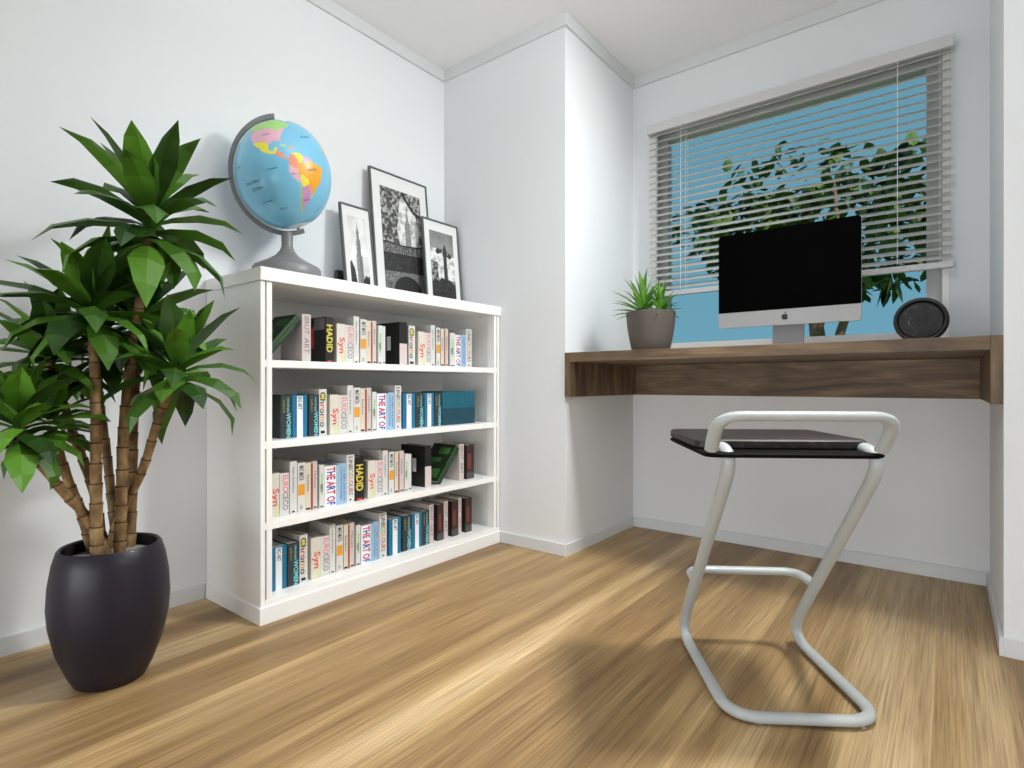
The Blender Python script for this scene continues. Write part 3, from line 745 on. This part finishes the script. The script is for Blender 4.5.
def art_bridge(q):
    q([(0, 0), (1, 0), (1, 1), (0, 1)], P_trees)
    q([(.42, .45), (.36, .6), (.42, .75), (.46, .9), (.55, .97), (.7, .9), (.85, .8), (.92, .62), (.86, .47), (.7, .44)], P_haze)
    q([(.56, .46), (.56, .68), (.60, .72), (.63, .86), (.66, .72), (.70, .68), (.70, .46)], P_tower)
    q([(0, .46), (.5, .45), (1, .47), (1, .38), (0, .36)], P_stone)
    q([(0, .47), (.5, .46), (1, .48), (1, .465), (.5, .445), (0, .455)], gmat('rail', 30, .2))
    q([(0, .36), (1, .38), (1, .20), (0, .18)], P_dark)
    q([(0, 0), (0, .18), (1, .20), (1, 0)], P_stone)
    arc = [(.14+.8*(.5-.5*math.cos(math.pi*k/16)), .19*math.sin(math.pi*k/16)) for k in range(17)]
    q(arc, gmat('arch_rim', 105, .2))
    arc = [(.2+.7*(.5-.5*math.cos(math.pi*k/16)), .155*math.sin(math.pi*k/16)) for k in range(17)]
    q(arc, gmat('arch_dark', 18, .3))
    for k in range(9):
        x = .05+k*.11; q([(x, .38), (x+.012, .38), (x+.012, .46), (x, .46)], gmat('rail', 30))
    q([(.5, .98), (.62, .9), (.8, .8), (1, .78), (1, .8), (.82, .83), (.64, .93), (.56, 1.0)], gmat('rail', 30))
def art_statue(q):
    q([(0, 0), (1, 0), (1, 1), (0, 1)], P_grad)
    q([(0, .3), (0, .76), (.3, .74), (1, .66), (1, .3)], P_haze)
    q([(0, .3), (0, .55), (.28, .55), (.3, .3)], P_trees)
    q([(.52, .28), (.54, .62), (.5, .7), (.56, .78), (.6, .84), (.66, .78), (.72, .7), (.67, .62), (.69, .28)], gmat('statue', 46, .3))
    q([(.2, .7), (.3, .76), (.42, .74), (.5, .76), (.48, .70), (.36, .68), (.3, .66)], gmat('statue', 46))
    q([(.68, .66), (.8, .72), (.9, .66), (.8, .62)], gmat('statue', 46))
    q([(0, 0), (0, .24), (.12, .30), (.3, .27), (.42, .33), (.6, .30), (.78, .31), (.9, .25), (1, .27), (1, 0)], P_dark)
g = 'black and white framed photographs leaning on the wall'
picture('largest grey frame holding a black and white bridge photograph, middle of three', 1.697, -2.205, -2.14, 0.374, 1.878, (0.05, 0.045, 0.055, 0.07), art_bridge, g)
picture('narrow grey frame with a black and white skyscraper photograph, nearest the globe', 1.507, -2.17, -2.115, 0.168, 1.648, (0.026, 0.022, 0.03, 0.045), art_tower, g)
picture('small grey frame with a dark monument photograph, right end of the bookcase top', 1.972, -2.13, -2.088, 0.262, 1.684, (0.038, 0.034, 0.035, 0.05), art_statue, g)
t = thing('small_black_block', 'small black block behind the narrow picture frame on the bookcase', 'block', (-2.195, 1.532, 1.2203))
b = MB(); b.prism([(-0.018, 0), (0.018, 0), (0.018, 0.02), (0.014, 0.118), (-0.012, 0.118), (-0.018, 0.02)], -0.03, 0.01, mat('black_rubber', (14, 14, 14), .5, noise=.1)); o = b.build('block_body', t, bevel=0.002)

# ------------------------------------------------------------------ big pot plant
PX, PY = -1.846, 0.537
t = thing('potted_dracaena', 'tall cane plant with broad green leaf heads in a glossy dark purple floor pot', 'plant', (PX, PY, 0))
M_pot = mat('aubergine_glaze', (31, 28, 39), 0.42, spec=0.3, noise=0.05, nscale=5, coat=0.05)
b = MB()
prof = [(1e-4, 0.0), (0.082, 0.0), (0.088, 0.003), (0.105, 0.035), (0.130, 0.10), (0.145, 0.17), (0.149, 0.22), (0.146, 0.28), (0.137, 0.335), (0.127, 0.368), (0.122, 0.374), (0.116, 0.370), (0.113, 0.355), (0.118, 0.335), (1e-4, 0.335)]
b.lathe([(r*0.955, z) for r, z in prof], M_pot, seg=64); b.build('pot', t, smooth=True)
b = MB(); M_peb = mat('pebble_grey', (150, 150, 146), 0.8, noise=0.35, nscale=45, bump=0.8)
b.lathe([(1e-4, 0.343), (0.06, 0.342), (0.107, 0.340), (0.107, 0.336)], M_peb, seg=40); b.build('gravel', t)
M_bark = noise_ramp_material('cane_bark', 40, [(0.3, (84, 62, 38)), (0.5, (122, 94, 58)), (0.7, (158, 130, 84))], 0.7, stretch=(1, 1, .5))
M_node = mat('cane_node', (70, 50, 30), 0.8, noise=0.2, nscale=60)
STEMS = {
 'A': [(-1.803, 0.493, 0.338), (-1.805, 0.491, 0.589), (-1.805, 0.491, 0.777), (-1.814, 0.485, 1.0)],
 'B': [(-1.839, 0.556, 0.338), (-1.844, 0.563, 0.548), (-1.839, 0.566, 0.69), (-1.824, 0.579, 0.888), (-1.804, 0.594, 1.058), (-1.781, 0.612, 1.24)],
 'C': [(-1.901, 0.602, 0.338), (-1.924, 0.615, 0.531), (-1.932, 0.621, 0.712), (-1.94, 0.639, 1.0)],
 'D': [(-1.926, 0.559, 0.338), (-1.899, 0.572, 0.425), (-1.824, 0.610, 0.582), (-1.792, 0.632, 0.702), (-1.75, 0.662, 0.84)],
 'E': [(-1.842, 0.530, 0.338), (-1.829, 0.473, 0.468), (-1.827, 0.423, 0.543), (-1.823, 0.335, 0.695)],
 'F': [(-1.925, 0.517, 0.338), (-1.913, 0.483, 0.473), (-1.902, 0.454, 0.557), (-1.898, 0.418, 0.70)],
 'G': [(-1.941, 0.545, 0.338), (-1.93, 0.521, 0.507), (-1.93, 0.470, 0.691), (-1.945, 0.425, 0.88)],
 'I': [(-1.96, 0.585, 0.338), (-1.985, 0.580, 0.467), (-2.005, 0.572, 0.619), (-2.03, 0.562, 0.771), (-2.035, 0.558, 0.91)]}
for nme, P in STEMS.items():
    P = [Vector(p)-Vector((PX, PY, 0)) for p in P]
    # resample
    fine = []
    for i in range(len(P)-1):
        a = P[max(i-1, 0)]; p0 = P[i]; p1 = P[i+1]; c = P[min(i+2, len(P)-1)]
        for k in range(12):
            s = k/12
            fine.append(0.5*((2*p0)+(-a+p1)*s+(2*a-5*p0+4*p1-c)*s*s+(-a+3*p0-3*p1+c)*s**3))
    fine.append(P[-1])
    pts = []; rad = []; d = 0; node = 0.0; last = fine[0]
    r0 = 0.0155 if nme in 'AB' else 0.0135
    ring_at = []
    step = 0.054
    dist = [0]
    for i in range(1, len(fine)): dist.append(dist[-1]+(fine[i]-fine[i-1]).length)
    def at(s):
        s = max(0, min(s, dist[-1]))
        for i in range(1, len(dist)):
            if s <= dist[i]: 
                u = (s-dist[i-1])/(dist[i]-dist[i-1]+1e-9); return fine[i-1].lerp(fine[i], u)
        return fine[-1]
    s = 0; rnd = random.Random(ord(nme[0]))
    b = MB()
    while s < dist[-1]:
        L_ = step*rnd.uniform(.75, 1.25); e = min(s+L_, dist[-1]); tp = 1-0.25*s/dist[-1]
        if e-s < 0.012: break
        pp = [at(s), at(s+0.004), at((s+e)/2), at(e-0.004), at(e)]
        b.tube(pp, 0, M_bark, 12, radii=[r0*tp*0.90, r0*tp*0.96, r0*tp*.99, r0*tp*1.08, r0*tp*1.03])
        b.tube([at(e-0.0035), at(e)], 0, M_node, 12, radii=[r0*tp*1.11, r0*tp*1.09])
        s = e
    b.build('cane', t, smooth=True)
M_leaf = leaf_material('dracaena_leaf', (14, 48, 10), (98, 150, 44), 9, 0.45)
def broad_leaf(b, base, az, el, ln, wd, m, bend, fold=0.35, twist=0.0):
    """faceted strap leaf: narrow at the base, widest near the middle, pointed tip, arching over"""
    prof = [(0.0, 0.30), (0.22, 0.72), (0.5, 1.0), (0.78, 0.62), (1.0, 0.0)]
    p = Vector(base); V = []; e = el; last = 0
    side0 = Vector((-math.sin(az), math.cos(az), 0))
    for s, w in prof:
        d = Vector((math.cos(az)*math.cos(e), math.sin(az)*math.cos(e), math.sin(e)))
        p = p + d*((s-last)*ln); last = s
        sd = (Matrix.Rotation(twist*s, 3, d) @ side0)
        nrm = sd.cross(d).normalized()*-1
        ww = wd*max(w, 0.01)
        V += [p-sd*ww+nrm*ww*-fold*-1*-1, p, p+sd*ww-nrm*ww*fold]
        e -= bend*(0.12+0.38*s)
    V[0::3] = [V[3*i] for i in range(len(prof))]
    F = []
    for k in range(len(prof)-1): F += [[3*k, 3*k+1, 3*k+4, 3*k+3], [3*k+1, 3*k+2, 3*k+5, 3*k+4]]
    b.add(V, F, m)
HEADS = [  # position, leaves, length, seed
 ((-1.781, 0.612, 1.235), 34, 0.265, 21), ((-1.814, 0.485, 0.995), 32, 0.235, 2), ((-1.742, 0.670, 0.835), 30, 0.225, 3), ((-1.945, 0.425, 0.875), 30, 0.22, 4),
 ((-1.823, 0.335, 0.69), 28, 0.19, 5), ((-1.94, 0.639, 0.995), 30, 0.24, 6), ((-1.898, 0.418, 0.70), 24, 0.16, 7), ((-2.035, 0.558, 0.905), 20, 0.18, 8)]
for (pos, cnt, ln, sd) in HEADS:
    rnd = random.Random(sd*13+1)
    b = MB(); px, py, pz = pos[0]-PX, pos[1]-PY, pos[2]
    for i in range(cnt):
        f = i/(cnt-1); az = i*2.39996+rnd.uniform(-.25, .25)+sd
        el = R(84-88*f**0.85+rnd.uniform(-8, 8))
        l_ = ln*rnd.uniform(.85, 1.12)*(0.85 if f < .2 else 1)
        bend = 0.35+1.1*f+rnd.uniform(-.1, .5)
        # leaves that would cross the wall behind stay shorter
        reach = (pos[0]+math.cos(az)*l_*math.cos(el)*0.95)
        if reach < XL+0.03: l_ *= max(0.25, (pos[0]-(XL+0.03))/max(1e-3, pos[0]-reach))
        broad_leaf(b, (px, py, pz+(0.12 if sd == 21 else 0.08)*(1-f)-0.02), az, el, l_, 0.036*rnd.uniform(.8, 1.1)*ln/0.22, M_leaf, bend, rnd.uniform(.2, .5), rnd.uniform(-.5, .5))
    b.build('leaf_head', t)

# ------------------------------------------------------------------ stool
ang = R(34.2)
t = thing('cantilever_stool', 'low-backed stool with bent light grey tube frame and dark brown seat', 'stool', (-0.296, 1.53, 0), ang)
M_tube = mat('grey_tube_paint', (176, 181, 181), 0.35, noise=0.01, nscale=10)
SQ = 0.80
def squash(pts, z0): return [(x, y, z0+(z-z0)/SQ) for x, y, z in pts]
TR = 0.0158
def sq_tube(name, pts, r, parent, seg=16):
    b = MB(); b.tube([(p[0], p[1], p[2]/SQ) for p in pts], r, M_tube, seg)
    b.v = [(x, y, z*SQ) for x, y, z in b.v]
    return b.build(name, parent, smooth=True)
W2 = 0.18; zf = 0.0165
loop = []
left = [(-W2-0.014, 0.14, 0.6665), (-W2-0.014, -0.125, 0.6665), (-W2-0.006, 0.43, zf), (-W2, -0.05, zf), (W2-0.006, -0.05, zf), (W2-0.02, 0.43, zf), (W2-0.038, -0.125, 0.6665), (W2-0.038, 0.14, 0.6665)]
pts = fillet(left, [0, 0.11, 0.12, 0.085, 0.085, 0.12, 0.11, 0], 9)
fr = sq_tube('frame', pts, TR, t)
rest = fillet([(-W2, 0.252, 0.235), (-W2, 0.365, 0.235), (W2-0.026, 0.365, 0.235), (W2-0.026, 0.252, 0.235)], 0.06, 8)
sq_tube('footrest', rest, TR*0.95, t)
back = fillet([(-0.240, -0.105, 0.668), (-0.247, -0.180, 0.750), (0.132, -0.180, 0.750), (0.140, -0.105, 0.668)], 0.06, 8)
b = MB(); BQ = 0.72
b.tube([(p[0], p[1], p[2]/BQ) for p in back], TR, M_tube, 16); b.v = [(x, y, z*BQ) for x, y, z in b.v]; b.build('backrest_bar', t, smooth=True)
M_seat = noise_ramp_material('woven_brown_leather', 60, [(0.35, (13, 8, 7)), (0.55, (32, 20, 16)), (0.75, (72, 52, 42))], 0.5, stretch=(1, 3, 1))
M_under = mat('seat_shell', (5, 4, 4), 0.7, spec=0.08, noise=0.05)
# seat: upholstered slab that slopes down to its near edge
def seat_outline(x, y0, y1, r, n=6):
    pts = []
    for cx, cy, a0 in ((x-r, y1-r, 0), (-x+r, y1-r, 90), (-x+r, y0+r, 180), (x-r, y0+r, 270)):
        for k in range(n+1):
            a = R(a0+90*k/n); pts.append((cx+r*math.cos(a), cy+r*math.sin(a)))
    return pts
def seat_part(name, x, y0, y1, zb, zt, m, r=0.03, near_drop=0.0):
    b = MB(); o1 = seat_outline(x-0.005, y0+0.005, y1-0.005, r); o2 = seat_outline(x, y0, y1, r)
    n = len(o1); V = []
    def zdrop(y, z): 
        s = max(0.0, min(1.0, (y-(-0.105))/0.2)); return z-near_drop*(1-s)
    for (o, z) in ((o1, zb), (o2, zb+0.004), (o2, zt-0.004), (o1, zt)):
        for (px, py) in o: V.append((px, py, zdrop(py, z) if z > zb+0.005 else z))
    F = [list(range(n-1, -1, -1))]
    for q in range(3):
        for i in range(n): F.append([q*n+i, q*n+(i+1) % n, (q+1)*n+(i+1) % n, (q+1)*n+i])
    # top in strips so that the slope is followed
    k = len(V); ys = [-0.105, -0.05, 0, 0.05, 0.095]
    F.append([3*n+i for i in range(n)])
    V[:] = [(x-0.047, y, z) for x, y, z in V]; b.add(V, F, m); return b.build(name, t, smooth=True)
seat_part('seat_shell', 0.207, -0.105, 0.30, 0.648, 0.660, M_under)
seat_part('seat', 0.206, -0.03, 0.298, 0.660, 0.684, M_seat, 0.028)
for (x, y) in ((-W2, 0.33), (W2, 0.33), (-W2+0.07, -0.05), (W2-0.05, -0.05)):
    b = MB(); b.lathe([(1e-4, 0), (0.005, 0), (0.005, 0.006), (1e-4, 0.006)], mat('foot_pad', (150, 150, 148), .6), center=(x, y, 0.0003), seg=12); b.build('glide', t)

# ------------------------------------------------------------------ outside
b = MB(); b.box((-9, YW+0.3, -0.6), (7, 16, -0.5), mat('lawn', (90, 120, 60), .95, noise=.3, nscale=5)); struct(b.build('ground_outside'))
t = thing('garden_tree', 'leafy green tree with a forked trunk outside behind the blind', 'tree', (-0.8, 5.2, -0.5))
M_tbark = mat('tree_bark', (158, 116, 84), .85, noise=.3, nscale=12, bump=.4)
b = MB()
b.tube([(0, 0, 0), (0.02, 0, 0.6), (0.0, 0, 1.2), (-0.02, 0.0, 1.45)], 0, M_tbark, 12, radii=[.14, .11, .10, .09])
b.tube([(-0.02, 0, 1.4), (-0.08, 0, 1.9), (-0.35, 0.1, 2.5), (-0.5, 0.1, 2.9)], 0, M_tbark, 10, radii=[.075, .05, .03, .01])
b.tube([(0.03, 0, 1.35), (0.11, 0, 1.75), (0.3, 0.1, 2.4), (0.45, 0.2, 2.9)], 0, M_tbark, 10, radii=[.05, .035, .02, .01])
b.tube([(-0.05, 0, 1.8), (0.1, 0, 2.4), (0.05, 0.1, 3.0)], 0, M_tbark, 10, radii=[.04, .025, .01])
b.build('trunk', t, smooth=True)
M_tleaf = leaf_material('tree_leaf', (28, 48, 12), (104, 132, 42), 6, 0.5)
rnd = random.Random(5); b = MB()
clumps = []
def lerp_tab(x, tab):
    for (xa, ya), (xb_, yb_) in zip(tab, tab[1:]):
        if x <= xb_: return ya+(yb_-ya)*(x-xa)/(xb_-xa)
    return tab[-1][1]
for i in range(125):
    x = rnd.uniform(-1.08, 0.85)
    lo = lerp_tab(x, [(-1.1, 2.62), (-.5, 2.3), (0, 2.1), (.3, 2.15), (.45, 2.3), (.9, 2.35)]); hi = lerp_tab(x, [(-1.1, 2.92), (-.8, 3.08), (-.3, 3.2), (0, 3.40), (.3, 3.15), (.9, 2.78)])
    clumps.append((x, rnd.uniform(-.5, .7), rnd.uniform(lo, hi)))
for (cx, cy, cz) in clumps:
    for k in range(16):
        p = Vector((cx+rnd.gauss(0, .08), cy+rnd.gauss(0, .12), cz+rnd.gauss(0, .06)))
        az = rnd.uniform(0, 6.28); el = R(rnd.uniform(-60, 30)); l_ = rnd.uniform(.11, .17)
        broad_leaf(b, p, az, el, l_, l_*0.26, M_tleaf, rnd.uniform(.2, .9), .3, rnd.uniform(-1, 1))
for (x, z) in ((0.42, 2.10), (0.47, 2.12), (0.70, 2.06)):
    for k in range(3):
        broad_leaf(b, Vector((x+rnd.uniform(-.03, .03), -0.1, z)), rnd.uniform(0, 6.28), R(-75), .2, .04, M_tleaf, .1, .3, 0)
b.build('foliage', t)

# ------------------------------------------------------------------ light
wd = bpy.data.worlds.new('sky'); sc.world = wd; wd.use_nodes = True
nt = wd.node_tree; bg = nt.nodes['Background']
tc = nt.nodes.new('ShaderNodeTexCoord'); sp = nt.nodes.new('ShaderNodeSeparateXYZ')
nt.links.new(tc.outputs['Generated'], sp.inputs[0])
rp = ramp(nt, [(0.0, srgb(114, 168, 190)), (0.25, srgb(108, 161, 184)), (0.8, srgb(92, 148, 174))])
nt.links.new(sp.outputs['Z'], rp.inputs['Fac']); nt.links.new(rp.outputs['Color'], bg.inputs['Color'])
bg.inputs['Strength'].default_value = 1.0

def area(name, loc, target, sx, sy, power, color=(1, 1, 1)):
    l = bpy.data.lights.new(name, 'AREA'); l.shape = 'RECTANGLE'; l.size = sx; l.size_y = sy; l.energy = power; l.color = color
    o = bpy.data.objects.new(name, l); COL.objects.link(o); o.location = loc
    d = Vector(target)-Vector(loc); o.rotation_euler = d.to_track_quat('-Z', 'Y').to_euler()
    return o
lamp = area('ceiling_spotlight', (0.02, 2.1, 2.4), (-2.0, 1.5, 0.7), 0.4, 0.3, 15, (0.97, 1.0, 0.99))
lamp.data.spread = R(112)
area('side_fill_light', (1.9, 1.1, 1.9), (-2.2, 1.5, 1.3), 1.2, 1.0, 15, (0.97, 0.99, 0.99))  # added fill from the right for the left wall, no window there
rear = area('rear_fill_light', (-0.4, -1.6, 0.55), (-0.4, 2.5, 0.3), 3.2, 0.8, 25, (0.93, 0.96, 1.0))  # added low fill from behind the camera, the rear wall has no window
rear.data.spread = R(115)
area('ceiling_fill_light', (-0.7, 0.9, 2.15), (-0.7, 0.9, 2.6), 0.8, 0.8, 17, (0.93, 0.96, 1.0))  # added unseen panel facing up, only to brighten the ceiling
down = area('floor_fill_light', (0.13, 2.0, 2.5), (-1.0, 1.15, 0.0), 0.22, 0.22, 8, (1.0, 0.99, 0.95))  # added second beam that brightens the floor and gives the stool its shadow
down.data.spread = R(74)
sun = bpy.data.lights.new('sun', 'SUN'); sun.energy = 3.6; sun.angle = R(2); sun.color = (1, .96, .88)
so = bpy.data.objects.new('sun', sun); COL.objects.link(so); so.rotation_euler = Vector((-0.5, 0.55, -0.9)).to_track_quat('-Z', 'Y').to_euler()

# ------------------------------------------------------------------ camera
cd = bpy.data.cameras.new('camera'); cam = bpy.data.objects.new('camera', cd); COL.objects.link(cam)
cam.location = (0, 0, 0.82); cam.rotation_euler = (R(90), 0, R(38.07))
cd.sensor_width = 36; cd.lens = 558*36/1024; cd.clip_start = 0.02
sc.camera = cam
sc.view_settings.view_transform = 'Standard'; sc.view_settings.look = 'None'
sc.view_settings.gamma = 1; sc.view_settings.use_curve_mapping = False
sc.view_settings.exposure = -0.03
sc.cycles.use_denoising = True
sc.cycles.max_bounces = 8; sc.cycles.diffuse_bounces = 5
